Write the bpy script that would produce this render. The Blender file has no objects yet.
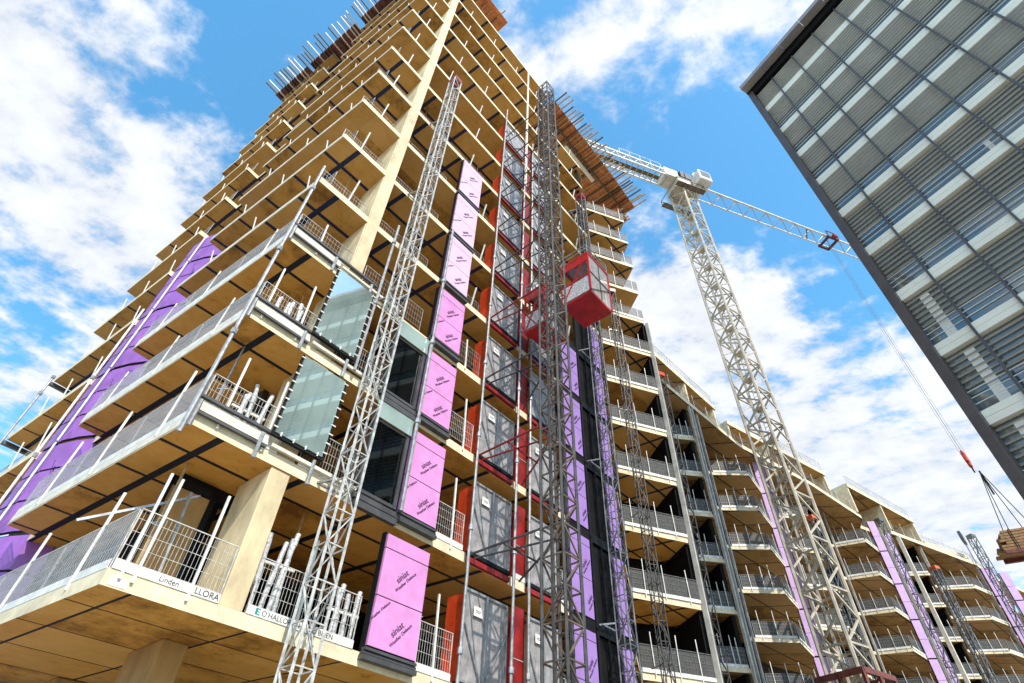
import bpy, bmesh, math, random
from mathutils import Vector, Matrix
random.seed(7)
S = bpy.context.scene
C = S.collection
R = math.radians
ORD = ['lowest', 'second', 'third', 'fourth', 'fifth', 'sixth', 'seventh', 'eighth', 'ninth', 'tenth', 'eleventh', 'twelfth',
       'thirteenth', 'fourteenth', 'fifteenth', 'sixteenth']

# ------------------------------------------------------------------ materials
MATS = {}
def new_mat(name):
    m = bpy.data.materials.new(name); m.use_nodes = True
    nt = m.node_tree; b = nt.nodes['Principled BSDF']
    MATS[name] = m
    return m, nt, b
def N(nt, t, **kw):
    n = nt.nodes.new(t)
    for k, v in kw.items():
        if k in n.inputs: n.inputs[k].default_value = v
        else: setattr(n, k, v)
    return n
def mat(name, col, rough=.7, metal=0., var=.25, scale=3., dirt=None, bump=0., spec=.5, stretch=(1,1,1)):
    """colour with two scales of noise, so nothing is perfectly uniform"""
    m, nt, b = new_mat(name); L = nt.links
    tc = N(nt, 'ShaderNodeTexCoord'); mp = N(nt, 'ShaderNodeMapping'); mp.inputs['Scale'].default_value = stretch
    L.new(tc.outputs['Object'], mp.inputs['Vector'])
    n1 = N(nt, 'ShaderNodeTexNoise', Scale=scale, Detail=6., Roughness=.65); L.new(mp.outputs[0], n1.inputs['Vector'])
    r = N(nt, 'ShaderNodeValToRGB'); r.color_ramp.elements[0].position = .3; r.color_ramp.elements[1].position = .72
    d = dirt or tuple(c*(1-var*1.6) for c in col)
    r.color_ramp.elements[0].color = (*d, 1); r.color_ramp.elements[1].color = (*[min(1, c*(1+var*.35)) for c in col], 1)
    L.new(n1.outputs['Fac'], r.inputs['Fac']); L.new(r.outputs['Color'], b.inputs['Base Color'])
    b.inputs['Roughness'].default_value = rough; b.inputs['Metallic'].default_value = metal
    b.inputs['Specular IOR Level'].default_value = spec
    if bump:
        bp = N(nt, 'ShaderNodeBump', Strength=bump, Distance=.01); L.new(n1.outputs['Fac'], bp.inputs['Height']); L.new(bp.outputs[0], b.inputs['Normal'])
    return m
def math_node(nt, op, a, b=None):
    n = nt.nodes.new('ShaderNodeMath'); n.operation = op
    for i, v in enumerate((a, b)):
        if v is None: continue
        if isinstance(v, (int, float)): n.inputs[i].default_value = v
        else: nt.links.new(v, n.inputs[i])
    return n.outputs[0]
def soffit_mat(name, ax, offs, sp, wd, line=(.006, .008, .018), base=(.55, .27, .05)):
    """formed concrete underside: stained boards in a grid of dark joint strips (strips run along both directions of the plan)"""
    m, nt, b = new_mat(name); L = nt.links
    tc = N(nt, 'ShaderNodeTexCoord'); sx = N(nt, 'ShaderNodeSeparateXYZ'); L.new(tc.outputs['Object'], sx.inputs[0])
    X, Y = sx.outputs[0], sx.outputs[1]
    A = math_node(nt, 'ADD', math_node(nt, 'MULTIPLY', X, ax[0]), math_node(nt, 'MULTIPLY', Y, ax[1]))
    def fam(v, o, s, w):
        q = math_node(nt, 'DIVIDE', math_node(nt, 'SUBTRACT', v, o - w/2), s)
        return math_node(nt, 'LESS_THAN', math_node(nt, 'FRACT', q), w/s), math_node(nt, 'FLOOR', q)
    la, ia = fam(A, offs[0], sp[0], wd[0]); lb, ib = fam(Y, offs[1], sp[1], wd[1])
    ln = math_node(nt, 'MAXIMUM', la, lb)
    cb = N(nt, 'ShaderNodeCombineXYZ'); L.new(ia, cb.inputs[0]); L.new(ib, cb.inputs[1])
    z5 = math_node(nt, 'FLOOR', sx.outputs[2]); L.new(z5, cb.inputs[2])
    wn = N(nt, 'ShaderNodeTexWhiteNoise'); L.new(cb.outputs[0], wn.inputs[0])
    no = N(nt, 'ShaderNodeTexNoise', Scale=.9, Detail=7., Roughness=.7); L.new(tc.outputs['Object'], no.inputs[0])
    n2 = N(nt, 'ShaderNodeTexNoise', Scale=5., Detail=5., Roughness=.6); L.new(tc.outputs['Object'], n2.inputs[0])
    f = math_node(nt, 'ADD', math_node(nt, 'MULTIPLY', wn.outputs[0], .28), math_node(nt, 'ADD', math_node(nt, 'MULTIPLY', no.outputs[0], .75), math_node(nt, 'MULTIPLY', n2.outputs[0], .25)))
    r = N(nt, 'ShaderNodeValToRGB'); e = r.color_ramp.elements
    e[0].position = .40; e[0].color = (base[0]*.42, base[1]*.36, base[2]*.30, 1); e[1].position = .80; e[1].color = (base[0]*1.18, base[1]*1.3, base[2]*1.9, 1)
    k = r.color_ramp.elements.new(.58); k.color = (*base, 1)
    n3 = N(nt, 'ShaderNodeTexNoise', Scale=2.3, Detail=8., Roughness=.75, Distortion=.8); L.new(tc.outputs['Object'], n3.inputs[0])
    st = N(nt, 'ShaderNodeMapRange'); st.inputs['From Min'].default_value = .56; st.inputs['From Max'].default_value = .72; L.new(n3.outputs[0], st.inputs[0])
    f = math_node(nt, 'SUBTRACT', f, math_node(nt, 'MULTIPLY', st.outputs[0], .16))
    L.new(f, r.inputs['Fac'])
    mx = N(nt, 'ShaderNodeMix', data_type='RGBA'); L.new(ln, mx.inputs[0]); L.new(r.outputs[0], mx.inputs[6]); mx.inputs[7].default_value = (*line, 1)
    L.new(mx.outputs[2], b.inputs['Base Color']); b.inputs['Roughness'].default_value = .62
    b.inputs['Specular IOR Level'].default_value = .3
    bp = N(nt, 'ShaderNodeBump', Strength=.25, Distance=.01); L.new(n2.outputs[0], bp.inputs['Height']); L.new(bp.outputs[0], b.inputs['Normal'])
    return m
AL = (.9957, .0924)
soffit_mat('soffit_low', AL, (.72, 1.0), (1.95, 1.68), (.17, .11))
soffit_mat('soffit_high', AL, (.72, 1.0), (2.2, 1.68), (.17, .13), line=(.008, .014, .055), base=(.44, .23, .05))
soffit_mat('soffit_plain', AL, (.72, 1.0), (50, 60), (.001, .001), base=(.42, .22, .05))
soffit_mat('soffit_base', AL, (2.6, 2.9), (2.1, 1.75), (.06, .05), base=(.66, .34, .065))
soffit_mat('soffit_wing', (.8, .6), (.5, .9), (2.4, 1.9), (.12, .11), base=(.30, .17, .05))
mat('edge', (.76, .65, .44), .75, var=.22, scale=2.2, bump=.2)
mat('edge_pale', (.74, .68, .56), .7, var=.2, scale=3.)
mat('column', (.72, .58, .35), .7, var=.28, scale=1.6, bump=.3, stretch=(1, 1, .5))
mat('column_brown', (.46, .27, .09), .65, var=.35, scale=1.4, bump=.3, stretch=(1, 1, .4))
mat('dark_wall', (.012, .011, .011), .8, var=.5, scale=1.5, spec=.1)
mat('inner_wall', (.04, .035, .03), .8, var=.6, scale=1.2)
mat('white_paint', (.78, .76, .70), .5, var=.25, scale=4.)
mat('galv', (.46, .46, .45), .42, metal=.55, var=.35, scale=6.)
mat('mast_pale', (.60, .60, .57), .45, metal=.1, var=.4, scale=5.)
mat('mast_grey', (.24, .24, .235), .45, metal=.5, var=.5, scale=3.)
mat('mast_dark', (.075, .072, .07), .6, metal=.0, var=.5, scale=3.)
mat('mast_tan', (.17, .13, .095), .6, metal=.0, var=.5, scale=2.)
mat('crane_paint', (.56, .485, .37), .45, var=.3, scale=1.2)
mat('crane_white', (.78, .75, .68), .45, var=.25, scale=1.)
mat('crane_rust', (.20, .045, .03), .6, var=.4, scale=2.)
mat('rail_white', (.60, .59, .55), .5, var=.35, scale=5.)
mat('rail_light', (.30, .30, .29), .5, metal=.3, var=.3, scale=6.)
mat('trolley_red', (.10, .02, .018), .6, var=.4, scale=3.)
mat('black_steel', (.010, .010, .011), .65, var=.3, scale=4., spec=.15)
mat('post_light', (.50, .47, .41), .5, var=.3, scale=2.)
mat('rail_grey', (.10, .10, .105), .45, metal=.3, var=.3, scale=2.)
mat('red', (.50, .010, .009), .38, var=.35, scale=1.6)
mat('red_orange', (.74, .065, .012), .45, var=.4, scale=1.5)
mat('red_dark', (.32, .012, .010), .45, var=.4, scale=1.5)
mat('gate_mesh', (.40, .375, .37), .55, metal=.2, var=.35, scale=5., stretch=(1, 1, .6))
mat('pink', (.64, .27, .56), .45, var=.13, scale=2.5, bump=.15)
mat('pink_pale', (.70, .46, .63), .5, var=.08, scale=1.2)
mat('violet_grey', (.33, .19, .50), .5, var=.12, scale=1.)  # same boards as pink, with shade beside the hoist put into the colour
mat('lilac', (.58, .38, .66), .5, var=.12, scale=1.)
mat('violet', (.31, .11, .47), .45, var=.22, scale=1.5, bump=.3)  # same boards as pink, darkened in colour for the shaded left face
mat('ink', (.05, .02, .06), .6, var=.1)
mat('ink_black', (.02, .02, .022), .6, var=.1)
mat('teal', (.0, .25, .22), .5, var=.1)
mat('plywood', (.60, .17, .035), .6, var=.4, scale=1.5, stretch=(1, 3, 1))
mat('plywood_dark', (.20, .035, .018), .6, var=.4, scale=1.5)
mat('timber', (.50, .33, .16), .7, var=.35, scale=5.)
mat('load_timber', (.40, .22, .09), .7, var=.4, scale=4.)
mat('timber_dark', (.09, .075, .06), .7, var=.35, scale=5.)
mat('wrap', (.62, .63, .63), .25, var=.45, scale=14., bump=.6)
mat('fin', (.84, .83, .75), .45, metal=.0, var=.12, scale=.6)
mat('spandrel', (.92, .89, .74), .4, var=.08, scale=.5)
mat('fin_shadow_strip', (.22, .215, .20), .5, var=.1, scale=1.)
mat('mullion', (.115, .105, .105), .4, metal=.4, var=.25, scale=1.)
mat('cap_panel', (.36, .32, .31), .4, metal=.3, var=.12, scale=.7)
mat('cap_brown', (.12, .095, .085), .45, metal=.3, var=.2, scale=.7)
mat('ground', (.31, .285, .235), .9, var=.25, scale=.4)
mat('asphalt', (.055, .055, .055), .9, var=.2, scale=2.)
mat('yellow', (.75, .36, .03), .5, var=.2)
mat('orange', (.85, .13, .02), .5, var=.2)
def glass_mat(name, base, rough, mixf, tint=(.9, 1, .97), cell=None):
    m, nt, b = new_mat(name); L = nt.links
    out = [n for n in nt.nodes if n.type == 'OUTPUT_MATERIAL'][0]
    g = N(nt, 'ShaderNodeBsdfGlossy', Roughness=rough); g.inputs['Color'].default_value = (*tint, 1)
    tc = N(nt, 'ShaderNodeTexCoord'); no = N(nt, 'ShaderNodeTexNoise', Scale=.35, Detail=2.); L.new(tc.outputs['Object'], no.inputs[0])
    bp = N(nt, 'ShaderNodeBump', Strength=.05, Distance=.05); L.new(no.outputs[0], bp.inputs['Height']); L.new(bp.outputs[0], g.inputs['Normal'])
    fr = N(nt, 'ShaderNodeFresnel', IOR=1.5)
    f = math_node(nt, 'MINIMUM', math_node(nt, 'ADD', fr.outputs[0], mixf), 1.)
    r = N(nt, 'ShaderNodeValToRGB'); r.color_ramp.elements[0].position = .35; r.color_ramp.elements[1].position = .65
    r.color_ramp.elements[0].color = (*[c*.55 for c in base], 1); r.color_ramp.elements[1].color = (*base, 1)
    n2 = N(nt, 'ShaderNodeTexNoise', Scale=.5, Detail=3.)
    L.new(tc.outputs['Object'], n2.inputs[0]); L.new(n2.outputs[0], r.inputs[0]); L.new(r.outputs[0], b.inputs['Base Color'])
    b.inputs['Roughness'].default_value = .5
    mx = N(nt, 'ShaderNodeMixShader'); L.new(f, mx.inputs[0]); L.new(b.outputs[0], mx.inputs[1]); L.new(g.outputs[0], mx.inputs[2])
    L.new(mx.outputs[0], out.inputs['Surface'])
    return m
glass_mat('glass_pale', (.30, .40, .365), .02, .42)
glass_mat('glass_dark', (.02, .024, .022), .03, .03, tint=(.6, .66, .64))
glass_mat('office_glass', (.07, .10, .11), .05, .2, tint=(.55, .63, .66))
glass_mat('spandrel_green', (.33, .44, .40), .1, .15)
# debris netting / see-through mesh: partly transparent weave
def net_mat(name, col, alpha):
    m, nt, b = new_mat(name); L = nt.links
    out = [n for n in nt.nodes if n.type == 'OUTPUT_MATERIAL'][0]
    b.inputs['Base Color'].default_value = (*col, 1); b.inputs['Roughness'].default_value = .6
    tr = N(nt, 'ShaderNodeBsdfTransparent'); mx = N(nt, 'ShaderNodeMixShader')
    tc = N(nt, 'ShaderNodeTexCoord'); no = N(nt, 'ShaderNodeTexNoise', Scale=2.5, Detail=3.); L.new(tc.outputs['Object'], no.inputs[0])
    L.new(math_node(nt, 'ADD', math_node(nt, 'MULTIPLY', no.outputs[0], .4), alpha-.2), mx.inputs[0])
    L.new(tr.outputs[0], mx.inputs[1]); L.new(b.outputs[0], mx.inputs[2]); L.new(mx.outputs[0], out.inputs['Surface'])
def clear_mat(name, tint, f):
    m, nt, b = new_mat(name); L = nt.links
    out = [n for n in nt.nodes if n.type == 'OUTPUT_MATERIAL'][0]
    tr = N(nt, 'ShaderNodeBsdfTransparent'); tr.inputs[0].default_value = (*tint, 1); g = N(nt, 'ShaderNodeBsdfGlossy', Roughness=.03)
    fr = N(nt, 'ShaderNodeFresnel', IOR=1.5); mx = N(nt, 'ShaderNodeMixShader')
    L.new(math_node(nt, 'ADD', fr.outputs[0], f), mx.inputs[0]); L.new(tr.outputs[0], mx.inputs[1]); L.new(g.outputs[0], mx.inputs[2]); L.new(mx.outputs[0], out.inputs['Surface'])
clear_mat('glass_clear', (.62, .68, .66), .02)
net_mat('netting', (.42, .42, .43), .24)
net_mat('barrier_mesh', (.11, .11, .105), .45)
net_mat('clear_sheet', (.45, .46, .45), .35)

# ------------------------------------------------------------------ mesh helpers
class MB:
    def __init__(s): s.v = []; s.f = []; s.m = []
    def add(s, vs, fs, mi=0):
        o = len(s.v); s.v += [tuple(v) for v in vs]
        for f in fs: s.f.append(tuple(i+o for i in f)); s.m.append(mi)
        return s
    def box(s, x0, y0, z0, x1, y1, z1, mi=0):
        v = [(x0,y0,z0),(x1,y0,z0),(x1,y1,z0),(x0,y1,z0),(x0,y0,z1),(x1,y0,z1),(x1,y1,z1),(x0,y1,z1)]
        return s.add(v, [(3,2,1,0),(4,5,6,7),(0,1,5,4),(1,2,6,5),(2,3,7,6),(3,0,4,7)], mi)
    def bar(s, p, q, w, h=None, n=4, mi=0):
        p = Vector(p); q = Vector(q); d = q-p
        if d.length < 1e-6: return s
        d.normalize(); a = Vector((0,0,1)) if abs(d.z) < .9 else Vector((1,0,0))
        u = d.cross(a).normalized(); w2 = d.cross(u).normalized(); h = h or w
        vs = []
        for e in (p, q):
            for k in range(n):
                t = 2*math.pi*(k+.5)/n; rr = (2**.5/2 if n == 4 else .5)
                vs.append(e + u*(math.cos(t)*w*rr) + w2*(math.sin(t)*h*rr))
        fs = [(k, (k+1) % n, n+(k+1) % n, n+k) for k in range(n)] + [tuple(range(n-1, -1, -1)), tuple(range(n, 2*n))]
        return s.add(vs, fs, mi)
    def prism(s, pts, z0, z1, top=0, bot=0, side=0):
        n = len(pts)
        area = sum(pts[i][0]*pts[(i+1) % n][1]-pts[(i+1) % n][0]*pts[i][1] for i in range(n))
        if area < 0: pts = pts[::-1]
        o = len(s.v); s.v += [(x, y, z0) for x, y in pts] + [(x, y, z1) for x, y in pts]
        s.f.append(tuple(o+i for i in range(n-1, -1, -1))); s.m.append(bot)
        s.f.append(tuple(o+n+i for i in range(n))); s.m.append(top)
        for i in range(n):
            j = (i+1) % n; s.f.append((o+i, o+j, o+n+j, o+n+i)); s.m.append(side)
        return s
    def wall(s, a, b, z0, z1, th, mi=0, side=1):
        """upright board between plan points a and b, thickness th to the left (side=1) of a->b"""
        dx, dy = b[0]-a[0], b[1]-a[1]; l = math.hypot(dx, dy); nx, ny = -dy/l*th*side, dx/l*th*side
        return s.prism([a, b, (b[0]+nx, b[1]+ny), (a[0]+nx, a[1]+ny)], z0, z1, mi, mi, mi)
    def build(s, name, mats, parent=None, loc=None, rz=0, bevel=0, label=None):
        me = bpy.data.meshes.new(name); me.from_pydata(s.v, [], s.f)
        mats = mats if isinstance(mats, (list, tuple)) else [mats]
        for m in mats: me.materials.append(MATS[m])
        if len(mats) > 1: me.polygons.foreach_set('material_index', s.m)
        me.update()
        o = bpy.data.objects.new(name, me); C.objects.link(o)
        if parent: o.parent = parent
        if loc is not None: o.location = loc
        o.rotation_euler.z = rz
        if bevel:
            b = o.modifiers.new('bevel', 'BEVEL'); b.width = bevel; b.segments = 2; b.limit_method = 'ANGLE'
        if label: o['label'] = label
        return o
def tag(o, label=None, cat=None, group=None, kind=None):
    if label: o['label'] = label
    if cat: o['category'] = cat
    if group: o['group'] = group
    if kind: o['kind'] = kind
    return o
def empty(name, loc, rz=0):
    o = bpy.data.objects.new(name, None); C.objects.link(o); o.location = loc; o.rotation_euler.z = rz
    o.empty_display_size = .2
    return o
def text_mesh(s, size, name, m, parent, matrix, ext=.002, bold=0.):
    cu = bpy.data.curves.new('t', 'FONT'); cu.body = s; cu.size = size; cu.extrude = ext; cu.offset = bold
    cu.align_x = 'CENTER'; cu.align_y = 'CENTER'
    t = bpy.data.objects.new('t', cu); C.objects.link(t)
    bpy.context.view_layer.update()
    me = bpy.data.meshes.new_from_object(t.evaluated_get(bpy.context.evaluated_depsgraph_get()))
    bpy.data.objects.remove(t); bpy.data.curves.remove(cu)
    me.materials.clear(); me.materials.append(MATS[m])
    o = bpy.data.objects.new(name, me); C.objects.link(o); o.parent = parent; o.matrix_local = matrix
    return o

# ------------------------------------------------------------------ camera
CAMZ = 1.6
f_px = 562.
up = Vector(((536-512)/f_px, (341.5+216)/f_px, -1)).normalized()
fw = Vector((0, 0, -1)); Yv = (fw-up*fw.dot(up)).normalized(); Xv = Yv.cross(up)
Rw = Matrix((Xv, Yv, up))
cd = bpy.data.cameras.new('camera'); cam = bpy.data.objects.new('camera', cd); C.objects.link(cam)
cam.matrix_world = Matrix.Translation((0, 0, CAMZ)) @ Rw.to_4x4()
cd.sensor_width = 36; cd.lens = 36*f_px/1024; cd.clip_end = 5000; cd.clip_start = .1
S.camera = cam

# ------------------------------------------------------------------ plan geometry
def Z(n): return CAMZ+3.38+3.15*n              # underside of slab n
TH = .27                                       # slab thickness
P0 = Vector((-6.3, 9.1)); AF = R(42)
ang = R(48)
T = empty('apartment_tower', (P0.x, P0.y, 0), ang)
tag(T, 'unfinished concrete apartment tower with open floors, square corner column and purple boards', 'tower')
ca, sa = math.cos(ang), math.sin(ang)
def TL(x, y):                                  # world plan -> tower frame (along front, inward)
    dx, dy = x-P0.x, y-P0.y; return (dx*ca+dy*sa, -dx*sa+dy*ca)
def TW(u, v): return (P0.x+u*ca-v*sa, P0.y+u*sa+v*ca)
LA = R(95.3); ld = (math.cos(LA), math.sin(LA)); lo = (-.9957, -.0924)
def LP(t, off): return (ld[0]*t+lo[0]*off, ld[1]*t+lo[1]*off)   # along the left face, outward
S1a, S1b = TL(5.7, 25.0), TL(9.05, 26.1)
def tower_poly(n):
    left = [LP(8.05, 0), LP(8.06, -.7), LP(11.1, -.7), LP(11.1, 0), LP(17.6, 0), LP(17.9, -5.0), LP(17.9, -12)]
    if n <= 12: right = [(16.5, 0), S1a, S1b, TL(8.4, 29.2), TL(3, 35)]
    else: right = [(12.6, 0), (12.7, 9), (10, 14)]
    return [(0, 0)] + right + left[::-1]
for n in range(0, 15):
    sm = 'soffit_base' if n == 0 else ('soffit_low' if n < 4 else ('soffit_plain' if n in (6, 9) else 'soffit_high'))
    m = MB().prism(tower_poly(n), Z(n), Z(n)+TH, top=1, bot=0, side=1)
    m.build('slab', [sm, 'edge'], T)
    if n < 14 and n > 0:   # small corbel strip hiding cast edge at left
        MB().wall(LP(8.0, .012), LP(0.02, .012), Z(n)+.04, Z(n)+TH-.02, .02).build('edge_board', 'edge_pale', T)
# lower storey under the first slab
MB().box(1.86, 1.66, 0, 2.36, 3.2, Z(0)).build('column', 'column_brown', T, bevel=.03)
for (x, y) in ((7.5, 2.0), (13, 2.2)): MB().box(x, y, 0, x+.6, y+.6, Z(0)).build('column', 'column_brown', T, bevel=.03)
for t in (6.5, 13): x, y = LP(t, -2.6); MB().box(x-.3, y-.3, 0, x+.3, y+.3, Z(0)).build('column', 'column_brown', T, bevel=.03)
MB().wall(LP(.9, -7.5), LP(17, -7.5), 0, Z(0), .3).wall((7.8, 6.5), (16, 6.5), 0, Z(0), .3).build('basement_wall', 'inner_wall', T)
# corner blade column
for n in range(0, 14):
    MB().box(1.93, .03, Z(n)+TH, 2.40, 1.35, Z(n+1)).build('column', 'column', T, bevel=.02)
MB().box(1.955, -.012, Z(3)-.2, 2.375, .028, Z(14)+.1).build('column_facing', 'column', T)
MB().box(9.92, -.03, Z(8)+.9, 10.08, .02, Z(14)+.4).build('mullion', 'edge_pale', T)
for n in range(0, 14):
    z0, z1 = Z(n)+TH, Z(n+1)
    for x in (7.0, 12.2):
        if x < 12 or n < 13: MB().box(x, 1.6, z0, x+.35, 2.4, z1).build('column', 'column', T)
    w = MB()   # inner walls: parallel to the left face and deep behind the front
    w.wall(LP(1.9, -2.0), LP(17.3, -2.0), z0, z1, .15, side=-1)
    w.wall((2.6, 5.2), (12.0, 5.2), z0, z1, .15)
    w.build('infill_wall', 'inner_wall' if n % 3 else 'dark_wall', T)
    if n < 12:
        q = MB().wall(TL(4.2, 27.6), TL(8.6, 28.4), z0, z1, .15)
        q.wall((14.7, 3.2), TL(4.4, 27.4), z0, z1, .15)
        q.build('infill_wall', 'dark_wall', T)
        MB().wall((16.44, .25), (S1a[0]+.02, S1a[1]+.1), z0, z1, .2).build('party_or_shade_wall', 'dark_wall', T); MB().wall((S1a[0]+.02, S1a[1]+.12), TL(4.3, 27.5), z0, z1, .2).build('party_or_shade_wall', 'dark_wall', T)  # both dark walls added to keep bounced light out of the end bays
    if n < 8:
        MB().wall(TL(9.12, 26.25), TL(8.35, 30.0), z0 if n else Z(0), z1, .22, side=1).build('party_or_shade_wall', 'dark_wall', T)
# dark openings / frames deep at the first balcony
MB().bar((.9, 2.0, Z(1)-.1), (2.3, 2.0, Z(1)-.1), .28).build('lintel', 'black_steel', T)
# blade edge facing by the first stack of balconies
ex, ey = TL(9.12, 26.05)
MB().box(ex-.03, ey-.16, 0, ex+.11, ey+.06, Z(8)-.05).build('blade_facing', 'post_light', T)

# cladding boards ---------------------------------------------------------------
def board_text(parent, big, small, ox, oy, oz, ang_deg, m='ink', sc=1.):
    """oy = outward y (local), text plane faces local -y"""
    base = Matrix.Translation((ox, oy, oz)) @ Matrix.Rotation(R(90), 4, 'X') @ Matrix.Rotation(R(ang_deg), 4, 'Z')
    text_mesh(big, .20*sc, 'lettering', m, parent, base, bold=.0005)
    text_mesh(small, .105*sc, 'lettering', m, parent, base @ Matrix.Translation((.02*sc, -.15*sc, 0)))
for n in range(0, 7):
    z0, z1 = Z(n)+.38, Z(n+1)-.30
    if n >= 4: z0 = Z(n)+.25; z1 = Z(n+1)-.1
    x0, x1 = (5.14, 6.50) if n == 0 else (5.30, 6.56)
    mm = 'pink' if n < 4 else 'pink_pale'
    m = MB()
    zs = [z0, z0+(z1-z0)*.42, z0+(z1-z0)*.86, z1]
    for a, b in zip(zs, zs[1:]): m.box(x0, -.16, a+.012, x1, -.05, b-.012)
    o = m.build('insulation_board', mm, T)
    MB().box(x0+.005, -.15, z0+.005, x1-.005, -.02, z1-.005).box(x0-.03, -.10, z0-.05, x0-.005, .06, z1+.05).build('board_joint', 'black_steel', o)
    MB().box(x0-.06, -.17, z0-.26, x1+.08, .0, z0-.17).box(x0-.05, -.15, z0-.155, x1+.06, -.02, z0-.10).box(x0-.04, -.18, z0-.085, x1+.04, -.04, z0-.03).build('cladding_rail', 'rail_grey', T)
    h = (z1-z0)
    board_text(o, 'siniat', 'Weather Defence', x0+.62, -.166, z0+h*.66, 48)
    board_text(o, 'siniat', 'Weather Defence', x0+.72, -.166, z0+h*.20, 48)
    text_mesh('Weather Defence', .09, 'lettering', 'ink', o, Matrix.Translation((x0+.17, -.166, z0+h*.30)) @ Matrix.Rotation(R(90), 4, 'X') @ Matrix.Rotation(R(48), 4, 'Z'))
for n in range(0, 6):
    z0, z1 = Z(n)+.18, Z(n+1)-.22
    for (x0, x1, y0, top) in ((12.6, 13.9, -.05, 5), (15.5, 16.15, -.06, 6)):
        if n >= top: continue
        m = MB(); zs = [z0, z0+1.25, z0+2.45, z1]
        for a, b in zip(zs, zs[1:]): m.box(x0, y0-.08, a+.012, x1, y0, b-.012)
        o = m.build('insulation_board', 'violet_grey', T)
        MB().box(x0+.01, y0-.07, z0, x1-.01, y0+.02, z1).build('board_joint', 'black_steel', o)
        if x0 < 13:
            board_text(o, 'siniat', 'Weather Defence', x0+.9, y0-.086, z0+1.75, 55)
            board_text(o, 'siniat', 'Weather Defence', x0+1.1, y0-.086, z0+.6, 55)
    MB().box(13.98, -.14, z0-.3, 14.10, .0, z1+.2).box(15.3, -.14, z0-.3, 15.42, .0, z1+.2).box(14.1, -.13, z1+.02, 15.3, -.01, z1+.2).box(14.68, -.12, z0, 14.75, -.02, z1).build('window_frame', 'black_steel', T)
    MB().box(12.66, -.10, Z(n)-.2, 16.45, -.012, Z(n)+.17).build('slab_cover', 'black_steel', T)
    MB().box(14.10, -.05, z0, 15.3, -.03, z1).build('window_pane', 'dark_wall', T)
# left pier: boards folded round the recess
fold = [LP(8.3, -1.3), LP(8.55, -.72), LP(9.25, -.42), LP(9.95, -.22), LP(10.05, -.22), LP(11.05, -.15)]
for n in range(-1, 6):
    z0, z1 = Z(n)+.30, Z(n+1)+.22
    if n == -1: z0 = .3
    if n == 5: z1 = Z(6)-.9
    m = MB()
    k = max(1, round((z1-z0)/1.2)); zz = [z0+(z1-z0)*i/k for i in range(k+1)]
    for a, b in zip(zz, zz[1:]):
        for p, q in ((0, 1), (1, 2), (2, 3), (4, 5)):
            if n == 5 and p == 4: b2 = b
            m.wall(fold[q], fold[p], a+.035, b-.035, .08)
    o = m.build('insulation_board', 'violet', T)
    j = MB()
    for p, q in ((0, 1), (1, 2), (2, 3), (3, 4), (4, 5)):
        A, B = fold[p], fold[q]
        j.wall((B[0]+.02, B[1]), (A[0]+.02, A[1]), z0, z1, .05)
    j.build('board_joint', 'black_steel', o)
    pa, pb = fold[3], fold[4]
    MB().bar((pa[0]-.09, pa[1]+.05, z0), (pa[0]-.09, pa[1]+.05, z1), .05).build('cover_strip', 'white_paint', T)
    for (q, tz) in ((LP(9.0, -.36), 1.7), (LP(9.5, -.12), .7), (LP(10.5, -.02), 1.2)):
        a2 = math.atan2(ld[1], ld[0])+math.pi + (R(-28) if tz == 1.7 else R(-10) if tz == .7 else 0)
        bm = Matrix.Translation((q[0], q[1], z0+tz)) @ Matrix.Rotation(a2, 4, 'Z') @ Matrix.Rotation(R(90), 4, 'X') @ Matrix.Rotation(R(50), 4, 'Z')
        text_mesh('siniat', .26, 'lettering', 'ink', o, bm, bold=.0005)
        text_mesh('Weather Defence', .13, 'lettering', 'ink', o, bm @ Matrix.Translation((0, -.2, 0)))
    MB().box(fold[0][0]-.1, fold[0][1]-.05, z1-.25, fold[0][0]+.15, fold[0][1]+.15, z1-.05).build('wall_bracket', 'galv', T)
# glass sheets at the corner window bay
for n in (1, 2):
    z0, z1 = Z(n)+.62, Z(n+1)-.25+(.35 if n == 2 else 0)
    o = MB().box(1.62, -.20, z0, 2.86, -.17, z1).build('glass_sheet', 'glass_pale', T)
    MB().box(1.57, -.19, z0-.03, 1.61, -.12, z1+.02).box(2.87, -.19, z0-.03, 2.91, -.12, z1+.02).box(1.57, -.19, z0-.08, 2.91, -.12, z0-.03).build('glass_frame', 'black_steel', o)
    m = MB()
    for k in range(9):
        z = z0+.1+(z1-z0-.2)*k/8
        MB().box(1.54, -.225, z, 1.64, -.205, z+.03).build('glass_clip', 'white_paint', o); MB().box(2.84, -.225, z, 2.95, -.205, z+.03).build('glass_clip', 'white_paint', o)
    for k in range(4): MB().box(1.75+k*.32, -.225, z0-.05, 1.78+k*.32, -.205, z0+.05).build('glass_clip', 'white_paint', o)
    # glazed window unit with green spandrel
    zz0, zz1 = Z(n)+.42, Z(n+1)-.62
    u = MB().box(4.02, -.10, zz0-.05, 4.09, .02, zz1+.75).box(5.16, -.10, zz0-.05, 5.25, .02, zz1+.75).box(4.09, -.09, zz0-.05, 5.16, .01, zz0+.03).box(4.09, -.09, zz1-.03, 5.16, .01, zz1+.03).build('window_frame', 'rail_grey', T)
    MB().box(4.09, -.05, zz0+.03, 5.16, -.04, zz1-.03).build('window_pane', 'glass_clear', u)
    MB().box(4.0, -.14, zz1+.05, 5.27, -.11, zz1+.66).build('spandrel_panel', 'spandrel_green', u)
    MB().box(4.0, -.16, zz0-.46, 5.3, -.03, zz0-.30).box(3.95, -.15, zz0-.27, 5.3, -.03, zz0-.14).build('cladding_rail', 'rail_grey', T)
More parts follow.
